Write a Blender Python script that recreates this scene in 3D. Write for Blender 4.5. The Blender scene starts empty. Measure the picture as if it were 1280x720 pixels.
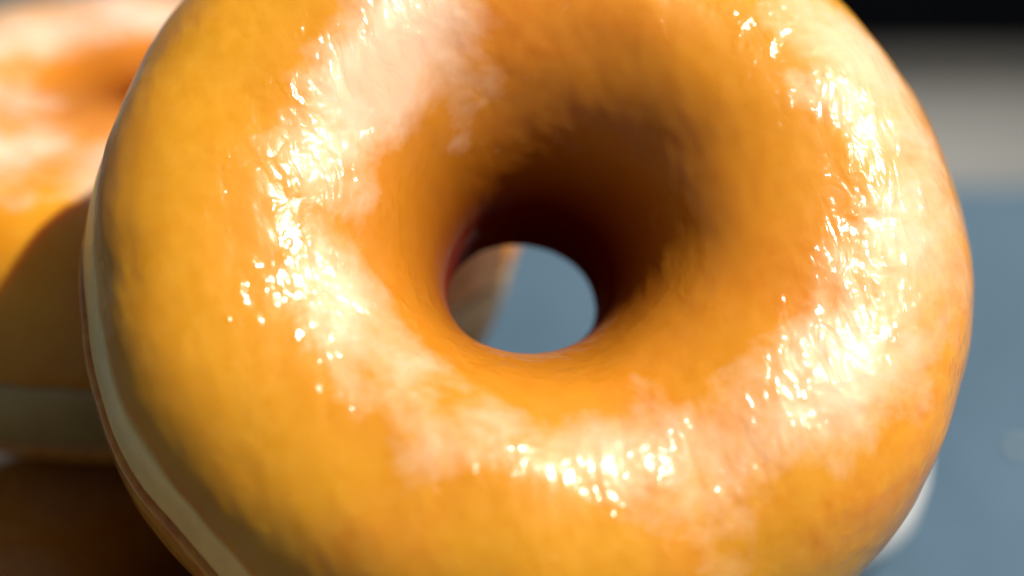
import bpy, math, random
from mathutils import Vector, Matrix, noise

R = math.radians
sc = bpy.context.scene
COL = sc.collection

# ------------------------------------------------------------------ camera frame
PITCH = R(26)
DIST = 0.25
RIGHT = Vector((1, 0, 0))
UP = Vector((0, math.sin(PITCH), math.cos(PITCH)))
BACK = Vector((0, -math.cos(PITCH), math.sin(PITCH)))
def c2w(x, y, z):
    return RIGHT * x + UP * y + BACK * z

# ------------------------------------------------------------------ helpers
def link(o, parent=None):
    COL.objects.link(o)
    if parent: o.parent = parent
    return o
def empty(name, label, cat, loc=(0, 0, 0), group=None):
    o = link(bpy.data.objects.new(name, None))
    o.empty_display_size = 0.01
    o.location = loc
    o['label'] = label; o['category'] = cat
    if group: o['group'] = group
    return o
def mesh_obj(name, verts, faces, mat, parent=None, smooth=True):
    me = bpy.data.meshes.new(name)
    me.from_pydata(verts, [], faces)
    me.update()
    if smooth: me.polygons.foreach_set('use_smooth', [True] * len(me.polygons))
    me.materials.append(mat)
    return link(bpy.data.objects.new(name, me), parent)

def rounded_box(name, sx, sy, sz, r, mat, parent=None, loc=(0, 0, 0), seg=4):
    import bmesh
    bm = bmesh.new()
    bmesh.ops.create_cube(bm, size=1)
    bmesh.ops.scale(bm, vec=(sx, sy, sz), verts=bm.verts)
    bmesh.ops.bevel(bm, geom=list(bm.edges), offset=r, segments=seg, affect='EDGES', profile=0.5)
    bmesh.ops.translate(bm, vec=loc, verts=bm.verts)
    me = bpy.data.meshes.new(name); bm.to_mesh(me); bm.free()
    me.polygons.foreach_set('use_smooth', [True] * len(me.polygons))
    me.materials.append(mat)
    return link(bpy.data.objects.new(name, me), parent)

# ------------------------------------------------------------------ materials
def new_mat(name):
    m = bpy.data.materials.new(name); m.use_nodes = True
    nt = m.node_tree
    return m, nt, nt.nodes['Principled BSDF']
def nd(nt, t, **kw):
    n = nt.nodes.new(t)
    for k, v in kw.items():
        if k in n.inputs.keys(): n.inputs[k].default_value = v
        else: setattr(n, k, v)
    return n
def lk(nt, a, b): nt.links.new(a, b)
def ramp(nt, src, stops):
    r = nt.nodes.new('ShaderNodeValToRGB')
    el = r.color_ramp.elements
    while len(el) < len(stops): el.new(0.5)
    for e, (p, c) in zip(el, stops):
        e.position = p
        e.color = (c, c, c, 1) if isinstance(c, (int, float)) else (*c, 1)
    lk(nt, src, r.inputs[0]); return r
def mapped(nt, scale=(1, 1, 1), rot=(0, 0, 0)):
    tc = nt.nodes.new('ShaderNodeTexCoord')
    mp = nt.nodes.new('ShaderNodeMapping')
    mp.inputs['Scale'].default_value = scale; mp.inputs['Rotation'].default_value = rot
    lk(nt, tc.outputs['Object'], mp.inputs['Vector'])
    return mp.outputs[0]
def noise_n(nt, vec, scale, detail=3, rough=0.5, dist=0.0):
    n = nd(nt, 'ShaderNodeTexNoise', Scale=scale, Detail=detail, Roughness=rough, Distortion=dist)
    lk(nt, vec, n.inputs['Vector']); return n.outputs['Fac']
def mixc(nt, fac, a, b):
    m = nt.nodes.new('ShaderNodeMix'); m.data_type = 'RGBA'
    for s, v in ((m.inputs[0], fac), (m.inputs[6], a), (m.inputs[7], b)):
        if hasattr(v, 'links'): lk(nt, v, s)
        elif isinstance(v, tuple): s.default_value = (*v, 1)
        else: s.default_value = v
    return m.outputs[2]
def math_n(nt, op, a, b=0.0):
    m = nt.nodes.new('ShaderNodeMath'); m.operation = op
    for s, v in ((m.inputs[0], a), (m.inputs[1], b)):
        if hasattr(v, 'links'): lk(nt, v, s)
        else: s.default_value = v
    return m.outputs[0]

GOLD = (0.57, 0.255, 0.011)
ORANGE = (0.56, 0.160, 0.014)
MILK = (0.82, 0.68, 0.55)

def glazed_crust_mat(name, gold=GOLD, orange=ORANGE, milk_amt=0.52, bump=1.0, coat_rough=0.14, vrot=0.0):
    m, nt, p = new_mat(name)
    v = mapped(nt)
    big = ramp(nt, noise_n(nt, v, 38, 3, 0.55, 0.4), [(0.50, 0.0), (0.78, 1.0)]).outputs[0]
    base = mixc(nt, big, gold, orange)
    mott = ramp(nt, noise_n(nt, v, 420, 4, 0.6), [(0.3, 0.0), (0.7, 1.0)]).outputs[0]
    base = mixc(nt, math_n(nt, 'MULTIPLY', mott, 0.5), base, (0.66, 0.33, 0.035))
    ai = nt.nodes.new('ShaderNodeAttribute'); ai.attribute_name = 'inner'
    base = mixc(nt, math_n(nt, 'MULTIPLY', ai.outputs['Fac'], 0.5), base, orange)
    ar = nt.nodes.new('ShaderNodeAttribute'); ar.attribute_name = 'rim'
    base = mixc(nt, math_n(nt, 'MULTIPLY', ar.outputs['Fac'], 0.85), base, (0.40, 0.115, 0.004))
    ta = nt.nodes.new('ShaderNodeAttribute'); ta.attribute_name = 'hole_shade'
    base = mixc(nt, ta.outputs['Fac'], base, (0.085, 0.006, 0.0009))  # shade of the hole painted into the base colour, darker with depth
    # the dried sugar film: milky patches with broken edges, thickest along the crest, where it also paints in the bright sheen
    film = noise_n(nt, v, 70, 5, 0.6, 0.25)
    att = nt.nodes.new('ShaderNodeAttribute'); att.attribute_name = 'film'
    film = math_n(nt, 'ADD', film, math_n(nt, 'MULTIPLY', att.outputs['Fac'], 0.42))
    fm = ramp(nt, film, [(0.70, 0.0), (0.98, 1.0)]).outputs[0]
    base = mixc(nt, math_n(nt, 'MULTIPLY', fm, milk_amt), base, MILK)
    lk(nt, base, p.inputs['Base Color'])
    p.inputs['Roughness'].default_value = 0.42
    p.inputs['Subsurface Weight'].default_value = 0.8
    p.inputs['Subsurface Radius'].default_value = (1.0, 0.5, 0.12)
    p.inputs['Subsurface Scale'].default_value = 0.0045
    thin = math_n(nt, 'ADD', math_n(nt, 'MULTIPLY', ta.outputs['Fac'], 0.95), math_n(nt, 'MULTIPLY', ar.outputs['Fac'], 0.75))
    cw = math_n(nt, 'MAXIMUM', math_n(nt, 'SUBTRACT', 1.0, thin), 0.05)      # glaze runs out towards the pale band and inside the hole
    lk(nt, cw, p.inputs['Coat Weight'])
    p.inputs['Coat IOR'].default_value = 1.33
    p.inputs['Specular Tint'].default_value = (1.0, 0.92, 0.80, 1)
    rn = ramp(nt, noise_n(nt, v, 90, 4, 0.6), [(0.42, 0.0), (0.62, 1.0)]).outputs[0]
    cr = math_n(nt, 'ADD', math_n(nt, 'ADD', coat_rough, math_n(nt, 'MULTIPLY', fm, 0.05)), math_n(nt, 'MULTIPLY', rn, 0.05))
    lk(nt, cr, p.inputs['Coat Roughness'])
    lk(nt, math_n(nt, 'ADD', math_n(nt, 'MULTIPLY', fm, 0.42), math_n(nt, 'SUBTRACT', 0.10, math_n(nt, 'MULTIPLY', ta.outputs['Fac'], 0.1))), p.inputs['Specular IOR Level'])
    # relief: tiny drawn-out sugar beads and wrinkles
    vs = mapped(nt, (1.0, 0.42, 1.0), (0, 0, vrot))
    beads = nd(nt, 'ShaderNodeTexVoronoi', Scale=850.0, Randomness=1.0)
    lk(nt, vs, beads.inputs['Vector'])
    bead = ramp(nt, beads.outputs['Distance'], [(0.08, 1.0), (0.5, 0.0)]).outputs[0]
    gate = math_n(nt, 'ADD', noise_n(nt, v, 130, 3, 0.6), math_n(nt, 'MULTIPLY', att.outputs['Fac'], 0.16))
    gate = ramp(nt, gate, [(0.54, 0.0), (0.70, 1.0)]).outputs[0]
    wgate = math_n(nt, 'ADD', math_n(nt, 'MULTIPLY', gate, 0.8), 0.2)
    bead = math_n(nt, 'MULTIPLY', bead, math_n(nt, 'ADD', math_n(nt, 'MULTIPLY', gate, 0.8), 0.2))
    wr = noise_n(nt, vs, 480, 2, 0.4, 0.9)
    wr = math_n(nt, 'MULTIPLY', wr, wgate)
    fine = noise_n(nt, v, 2600, 2, 0.5)
    b1 = nd(nt, 'ShaderNodeBump', Strength=1.0, Distance=0.00042 * bump); lk(nt, wr, b1.inputs['Height'])
    b2 = nd(nt, 'ShaderNodeBump', Strength=1.0, Distance=0.00011 * bump); lk(nt, bead, b2.inputs['Height']); lk(nt, b1.outputs[0], b2.inputs['Normal'])
    b3 = nd(nt, 'ShaderNodeBump', Strength=1.0, Distance=0.000012 * bump); lk(nt, fine, b3.inputs['Height']); lk(nt, b2.outputs[0], b3.inputs['Normal'])
    lk(nt, b3.outputs[0], p.inputs['Coat Normal'])
    b0 = nd(nt, 'ShaderNodeBump', Strength=1.0, Distance=0.00012 * bump); lk(nt, wr, b0.inputs['Height'])
    lk(nt, b0.outputs[0], p.inputs['Normal'])
    return m

def crumb_mat(name, col):
    m, nt, p = new_mat(name)
    v = mapped(nt)
    n = noise_n(nt, v, 300, 4, 0.6)
    c = mixc(nt, ramp(nt, n, [(0.3, 0.0), (0.7, 1.0)]).outputs[0], tuple(x * 0.82 for x in col), col)
    lk(nt, c, p.inputs['Base Color'])
    p.inputs['Roughness'].default_value = 0.55
    p.inputs['Subsurface Weight'].default_value = 0.4
    p.inputs['Subsurface Radius'].default_value = (1.0, 0.6, 0.3)
    p.inputs['Subsurface Scale'].default_value = 0.003
    p.inputs['Coat Weight'].default_value = 0.4; p.inputs['Coat Roughness'].default_value = 0.3
    b = nd(nt, 'ShaderNodeBump', Strength=0.6, Distance=0.0003); lk(nt, noise_n(nt, v, 700, 3), b.inputs['Height'])
    lk(nt, b.outputs[0], p.inputs['Normal'])
    return m

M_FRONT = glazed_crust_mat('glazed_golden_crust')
M_BACKD = glazed_crust_mat('glazed_orange_crust', gold=(0.64, 0.25, 0.008), orange=(0.62, 0.15, 0.012), milk_amt=0.9, coat_rough=0.2, bump=1.6)
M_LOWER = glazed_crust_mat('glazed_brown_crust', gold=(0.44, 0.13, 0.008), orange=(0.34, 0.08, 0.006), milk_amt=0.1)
M_UNDER = glazed_crust_mat('browned_under_crust', gold=(0.42, 0.12, 0.012), orange=(0.30, 0.07, 0.01), milk_amt=0.15)
M_CRUMB = crumb_mat('pale_dough', (0.84, 0.49, 0.13))
M_CRUMB_SHADED = crumb_mat('shaded_dough', (0.42, 0.25, 0.07))  # darker copy of the pale dough, deep shade put into its colour

# ------------------------------------------------------------------ doughnut geometry
def make_doughnut(root, Rm, a, b, seed, band=(0.0, 15.0), nu=640, nv=200, lump=0.0013, wr=0.00005, mats=None, hole=0.0077, neck=-0.0095, edge_fn=None, film_fn=None, filled=False):
    """axis = local z, glazed side up. three meshes: pale dough core, glazed crust, under crust."""
    mf, mu, mc = mats
    off = Vector((seed * 3.1, seed * 1.7, seed * 5.3))
    def rad(u, th, inset=0.0):
        cu, su = math.cos(u), math.sin(u)
        # ring outline is not a perfect circle
        lob = 1 + 0.012 * math.sin(2 * u + seed) + 0.008 * math.sin(3 * u + 2 * seed)
        ct, st = math.cos(th), math.sin(th)
        k = 1.0 / ((abs(ct) ** 2.5 + abs(st) ** 2.5) ** (1 / 2.5))
        if ct >= 0:
            x = (a - inset) * k * ct; z = (b - inset) * k * st
        else:                                   # the hole: a wide funnel above, its neck below the middle
            k = 1.0 / ((abs(ct) ** 2.0 + abs(st) ** 2.0) ** (1 / 2.0))
            x = (Rm - hole - inset) * k * ct
            if filled:
                x = (Rm - 0.0004) * k * ct
                dip = 0.0035 * (k * ct) ** 2 * (1 - 0.3 * (k * ct) ** 2)
                z = (b - inset - dip) * (1 if st >= 0 else -1)
            else: z = neck + ((b - inset - neck) if st > 0 else (b - inset + neck)) * k * st
        rho = Rm * lob + x
        base = Vector((rho * cu, rho * su, z))
        n = Vector((ct * cu, ct * su, st)) if not (filled and ct < 0) else Vector((0, 0, 1 if st >= 0 else -1))
        d = lump * noise.noise(base * 48 + off) + lump * 0.25 * noise.noise(base * 120 + off)
        if wr and inset == 0.0:
            q = Vector((base.x * 1.0, base.y * 0.55, base.z)) + off
            d += wr * noise.noise(q * 620) + wr * 0.8 * noise.noise(q * 330)
            # creases in the sugar film
            c = 1 - abs(noise.noise(base * 105 + off * 2)) * 2
            d -= wr * 0.3 * max(0.0, c - 0.80) / 0.20 * min(1.0, max(0.0, noise.noise(base * 42 + off * 3) * 5 - 0.2))
        return base + n * d
    def edge(u, which):
        w = 2.2 * math.sin(u * 2 + seed * 2) + 1.6 * noise.noise(Vector((math.cos(u) * 3, math.sin(u) * 3, seed)))
        w2 = 2.0 * noise.noise(Vector((math.cos(u) * 9, math.sin(u) * 9, seed + 4)))
        sh = edge_fn(u, which) if edge_fn else 0.0
        return R(band[which] + sh + w + (w2 if which else -w2))
    def shell(name, mat, lo, hi, n_v, thick, parent):
        vs, fs, film, hole_shade, inn, rim = [], [], [], [], [], []
        for i in range(nu):
            u = 2 * math.pi * i / nu
            t0, t1 = lo(u), hi(u)
            ring = []
            for j in range(n_v + 1):
                t = t0 + (t1 - t0) * j / n_v
                ins = 0.0
                # the crust rolls over softly where it meets the dough
                e = min(j, n_v - j) / n_v * abs(t1 - t0)
                r = rad(u, t)
                if e < 0.05:
                    r = r.lerp(rad(u, t, thick * 0.35), (1 - e / 0.05) ** 2)
                ring.append(r)
                film.append(film_fn(u, math.degrees(t)) if film_fn else 0.8 * math.exp(-((math.degrees(t) - 95) / 45) ** 2))
                hole_shade.append(min(1.0, max(0.0, (math.degrees(t) - 116) / 46)) if t > 0 else 0.0)
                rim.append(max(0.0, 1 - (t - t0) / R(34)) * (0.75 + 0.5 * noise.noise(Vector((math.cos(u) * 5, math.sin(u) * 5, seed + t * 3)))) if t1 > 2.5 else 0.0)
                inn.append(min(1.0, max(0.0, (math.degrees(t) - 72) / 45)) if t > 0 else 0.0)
            inner = []
            m_in = 12
            for j in range(m_in + 1):
                t = t1 + (t0 - t1) * j / m_in
                inner.append(rad(u, t, thick)); film.append(0.0); hole_shade.append(0.0); inn.append(0.0); rim.append(0.0)
            vs += ring + inner
        n = n_v + 1 + m_in + 1
        for i in range(nu):
            i2 = (i + 1) % nu
            for j in range(n):
                j2 = (j + 1) % n
                fs.append((i * n + j, i2 * n + j, i2 * n + j2, i * n + j2))
        o = mesh_obj(name, vs, fs, mat, parent)
        at = o.data.attributes.new('film', 'FLOAT', 'POINT')
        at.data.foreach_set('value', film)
        at = o.data.attributes.new('hole_shade', 'FLOAT', 'POINT')
        at.data.foreach_set('value', hole_shade)
        at = o.data.attributes.new('rim', 'FLOAT', 'POINT')
        at.data.foreach_set('value', rim)
        at = o.data.attributes.new('inner', 'FLOAT', 'POINT')
        at.data.foreach_set('value', inn)
        return o
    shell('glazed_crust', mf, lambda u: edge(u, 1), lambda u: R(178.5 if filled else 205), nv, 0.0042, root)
    shell('under_crust', mu, lambda u: R(181.5 if filled else 206.5) - 2 * math.pi, lambda u: edge(u, 0), nv // 2, 0.0042, root)
    # dough core, standing almost flush in the gap between the two crusts
    vs, fs = [], []
    NU, NV = 360, 120
    for i in range(NU):
        u = 2 * math.pi * i / NU
        mid = (edge(u, 0) + edge(u, 1)) / 2; hw = (edge(u, 1) - edge(u, 0)) / 2
        for j in range(NV):
            # denser around the gap
            s = -1 + 2 * j / NV
            t = mid + math.pi * (0.25 * s + 0.75 * s ** 3)
            x = abs(t - mid) / (hw + R(2))
            ins = 0.0046 if x > 1.6 else (0.0006 if x < 0.75 else 0.0006 + 0.0040 * ((x - 0.75) / 0.85))
            vs.append(rad(u, t, ins))
    for i in range(NU):
        for j in range(NV):
            fs.append((i * NV + j, ((i + 1) % NU) * NV + j, ((i + 1) % NU) * NV + (j + 1) % NV, i * NV + (j + 1) % NV))
    mesh_obj('dough_ring', vs, fs, mc, root)

def lowest(root):
    z = 1e9
    bpy.context.view_layer.update()
    for ch in root.children:
        mw = ch.matrix_world
        z = min(z, min((mw @ v.co).z for v in ch.data.vertices))
    return z
def orient(root, n, spin=0.0):
    n = n.normalized()
    q = Vector((0, 0, 1)).rotation_difference(n)
    root.rotation_mode = 'QUATERNION'
    root.rotation_quaternion = q @ Matrix.Rotation(spin, 3, 'Z').to_quaternion()

FA, FB, FRM = 0.0171, 0.0170, 0.0288
# the pale band rides high on the left flank and sinks out of sight on the right
FRONT_N = c2w(0.105, 0.392, 0.914).normalized()
SPIN = 0.3
_q = Vector((0, 0, 1)).rotation_difference(FRONT_N) @ Matrix.Rotation(SPIN, 3, 'Z').to_quaternion()
_r = _q.inverted() @ RIGHT
U_RIGHT = math.atan2(_r.y, _r.x)
def front_band(u, which):
    phi = u - U_RIGHT                                   # 0 = image right, pi = image left
    g = 0.5 - 0.5 * math.cos(phi - R(20))               # 1 near azimuth 200 deg
    d = (math.degrees(phi) - 168 + 180) % 360 - 180
    return (g - 1) * (26 if which else 16) + (8 * math.exp(-((d - 30) / 50) ** 2) if which else -15 * math.exp(-(d / 34) ** 2))
def front_film_sheen(u, t):
    """milky sugar glaze that also paints in the broad highlights: a broad sheet on the right flank, a narrow run round the inner crest"""
    phi = math.degrees(u - U_RIGHT) % 360
    def bump_at(p0, wp, t0, wt, amp):
        dp = (phi - p0 + 180) % 360 - 180
        return amp * math.exp(-(dp / wp) ** 2 - ((t - t0) / wt) ** 2)
    return min(1.2, bump_at(20, 50, 60, 27, 1.2) + bump_at(318, 30, 80, 22, 0.8) + bump_at(128, 24, 103, 24, 0.95) + bump_at(162, 36, 116, 19, 0.85)
               + bump_at(222, 34, 112, 17, 0.9) + bump_at(275, 28, 99, 16, 0.8))
front = empty('ring_doughnut', 'large golden glazed ring doughnut propped up in the foreground, its hole facing the viewer', 'doughnut', group='glazed doughnuts in a pile')
make_doughnut(front, FRM, FA, FB, 1.0, band=(6, 24), nu=760, nv=300, mats=(M_FRONT, M_UNDER, M_CRUMB), edge_fn=front_band, film_fn=front_film_sheen)
orient(front, FRONT_N, SPIN)
BASE_H = 0.0235                                       # height of the flattened doughnut underneath
front.location = (0, 0, -lowest(front) + BASE_H - 0.0012)
FC = front.location.copy()

back = empty('glazed_doughnut', 'blurred glazed doughnut lying flat behind the large one, filling the left edge', 'doughnut', group='glazed doughnuts in a pile')
make_doughnut(back, 0.0285, 0.0185, 0.0175, 2.3, band=(-40, -8), filled=True, lump=0.0024, nu=420, nv=120, mats=(M_BACKD, M_UNDER, M_CRUMB_SHADED))
orient(back, Vector((0.0, 0.0, 1)))
back.location = (-0.0465, 0.0555, 0)
back.location.z = -lowest(back) + BASE_H + 0.0006

under = empty('ring_doughnut', 'shaded brown ring doughnut underneath the others, dark at the bottom left corner', 'doughnut', group='glazed doughnuts in a pile')
make_doughnut(under, 0.0285, 0.0185, 0.0120, 3.7, band=(-14, 12), nu=300, nv=100, neck=0.0, mats=(M_LOWER, M_UNDER, M_CRUMB_SHADED))
under.location = (-0.030, 0.003, 0)
under.location.z = -lowest(under)

# ------------------------------------------------------------------ camera
cam_d = bpy.data.cameras.new('camera')
cam = link(bpy.data.objects.new('camera', cam_d))
cam.location = FC + BACK * DIST + c2w(-0.0012, -0.0012, 0)
cam.rotation_euler = (math.pi / 2 - PITCH, 0, 0)
cam_d.sensor_width = 36; cam_d.lens = 84.5
cam_d.clip_start = 0.01; cam_d.clip_end = 500
cam_d.dof.use_dof = True
cam_d.dof.focus_distance = DIST - 0.0125
cam_d.dof.aperture_fstop = 8.0
cam_d.dof.aperture_blades = 0
sc.camera = cam

# ------------------------------------------------------------------ setting
def simple(name, c1, c2, scale, rough, bump=0.0, stretch=(1, 1, 1), spec=0.5):
    m, nt, p = new_mat(name)
    v = mapped(nt, stretch)
    f = ramp(nt, noise_n(nt, v, scale, 5, 0.6), [(0.3, 0.0), (0.7, 1.0)]).outputs[0]
    lk(nt, mixc(nt, f, c1, c2), p.inputs['Base Color'])
    p.inputs['Roughness'].default_value = rough
    p.inputs['Specular IOR Level'].default_value = spec
    if bump:
        b = nd(nt, 'ShaderNodeBump', Strength=0.5, Distance=bump); lk(nt, noise_n(nt, v, scale * 6, 3), b.inputs['Height'])
        lk(nt, b.outputs[0], p.inputs['Normal'])
    return m
M_TABLE = simple('blue_grey_paint', (0.050, 0.095, 0.140), (0.085, 0.148, 0.205), 22, 0.5, 0.0002, (1, 0.4, 1))
M_LEG = simple('dark_steel', (0.03, 0.03, 0.032), (0.05, 0.05, 0.05), 20, 0.5)
M_PAVE = simple('patio_stone', (0.145, 0.152, 0.152), (0.205, 0.215, 0.215), 3, 0.8)
M_DARK = simple('dark_fence_board', (0.004, 0.005, 0.007), (0.008, 0.009, 0.012), 4, 0.8, spec=0.1)
M_FLAKE = simple('dried_glaze', (0.26, 0.31, 0.34), (0.34, 0.38, 0.40), 400, 0.4)
M_WHITE = simple('white_glaze_china', (0.78, 0.77, 0.74), (0.84, 0.83, 0.80), 60, 0.7)

TH = 0.74
EDGE_ANG = PITCH - R(2.55)                     # where the far table edge sits under the horizon
EDGE_Y = cam.location.y + cam.location.z / math.tan(EDGE_ANG)
table = empty('table', 'blue-grey painted table the doughnuts rest on', 'table', (0, EDGE_Y - 0.45, -TH))
rounded_box('tabletop', 1.5, 0.9, 0.03, 0.003, M_TABLE, table, (0, 0, TH - 0.015))
for sx in (-1, 1):
    for sy in (-1, 1):
        rounded_box('leg', 0.05, 0.05, TH - 0.031, 0.004, M_LEG, table, (sx * 0.68, sy * 0.38, (TH - 0.031) / 2))

pave = mesh_obj('patio', [(-60, -20, -TH), (60, -20, -TH), (60, 120, -TH), (-60, 120, -TH)], [(0, 1, 2, 3)], M_PAVE)
pave['kind'] = 'structure'
DK_ANG = PITCH - R(5.25)
DK_Y = cam.location.y + (cam.location.z + TH) / math.tan(DK_ANG)
shade_strip = mesh_obj('patio_shade_strip', [(-60, DK_Y - 0.11, -TH + 0.004), (60, DK_Y - 0.11, -TH + 0.004), (60, DK_Y + 0.3, -TH + 0.004), (-60, DK_Y + 0.3, -TH + 0.004)],
                  [(0, 1, 2, 3)], simple('shaded_patio', (0.045, 0.047, 0.045), (0.085, 0.085, 0.08), 40, 0.9))  # added strip: shade below the fence laid on the patio as darker colour
shade_strip['kind'] = 'structure'
fence = empty('fence', 'dark board fence across the patio, out of focus at the upper right', 'fence', (0.9, DK_Y, -TH))
rounded_box('fence_board', 1.9, 0.03, 0.9, 0.004, M_DARK, fence, (0.35, 0, 0.45))
for x in (-0.63, 1.33):
    rounded_box('post', 0.08, 0.08, 0.95, 0.005, M_DARK, fence, (x, 0.056, 0.475))

dish = empty('dish', 'small white dish half hidden behind the lower right of the large doughnut', 'dish', (0.0322, 0.0470, 0))
prof = [(0.0, 0.0), (0.012, 0.0), (0.0165, 0.0012), (0.0195, 0.005), (0.0205, 0.010), (0.0208, 0.024), (0.0205, 0.0254), (0.0196, 0.0256),
        (0.0186, 0.0248), (0.0183, 0.011), (0.0165, 0.0055), (0.012, 0.0032), (0.0, 0.0028)]
vs, fs = [], []
NS = 96
for (r, z) in prof:
    for i in range(NS):
        vs.append((max(r, 1e-5) * math.cos(2 * math.pi * i / NS), max(r, 1e-5) * math.sin(2 * math.pi * i / NS), z))
for k in range(len(prof) - 1):
    for i in range(NS):
        fs.append((k * NS + i, k * NS + (i + 1) % NS, (k + 1) * NS + (i + 1) % NS, (k + 1) * NS + i))
mesh_obj('dish_wall', vs, fs, M_WHITE, dish)

fl = empty('glaze_flake', 'tiny pale flake of dried glaze on the blue-grey table at the right edge', 'flake', (0.0695, 0.068, 0))
rnd = random.Random(4)
top = [(0.0013 * (0.7 + 0.5 * rnd.random()) * math.cos(a), 0.0013 * (0.7 + 0.5 * rnd.random()) * math.sin(a)) for a in [k * math.pi / 5 for k in range(10)]]
vs = [(x, y, 0.0) for x, y in top] + [(x * 0.85, y * 0.85, 0.0007 + 0.0003 * rnd.random()) for x, y in top]
fs = [(k, (k + 1) % 10, 10 + (k + 1) % 10, 10 + k) for k in range(10)] + [tuple(range(10, 20)), tuple(range(9, -1, -1))]
mesh_obj('sugar_chip', [(x * 0.75, y * 0.75, z) for x, y, z in vs], fs, M_FLAKE, fl)

# ------------------------------------------------------------------ light
SUN = c2w(0.54, 0.70, 0.46).normalized()        # direction towards the sun
sun_d = bpy.data.lights.new('sun', 'SUN'); sun_d.energy = 5.0; sun_d.angle = R(0.9); sun_d.color = (1.0, 0.95, 0.88)
sun = link(bpy.data.objects.new('sun', sun_d))
sun.rotation_euler = SUN.to_track_quat('Z', 'Y').to_euler()
sun.location = (0.5, -0.3, 1)
w = bpy.data.worlds.new('World'); sc.world = w; w.use_nodes = True
nt = w.node_tree
sky = nt.nodes.new('ShaderNodeTexSky'); sky.sky_type = 'NISHITA'; sky.sun_disc = False
sky.sun_elevation = math.asin(SUN.z)
sky.dust_density = 3.0; sky.ozone_density = 0.5
sky.sun_rotation = math.atan2(SUN.x, SUN.y)
nt.links.new(sky.outputs[0], nt.nodes['Background'].inputs[0])
nt.nodes['Background'].inputs[1].default_value = 0.05

sc.view_settings.view_transform = 'Standard'; sc.view_settings.look = 'None'
sc.view_settings.exposure = 0.32; sc.view_settings.gamma = 1.0
sc.view_settings.use_white_balance = True
sc.view_settings.white_balance_temperature = 6950
sc.cycles.use_denoising = True
sc.cycles.max_bounces = 8
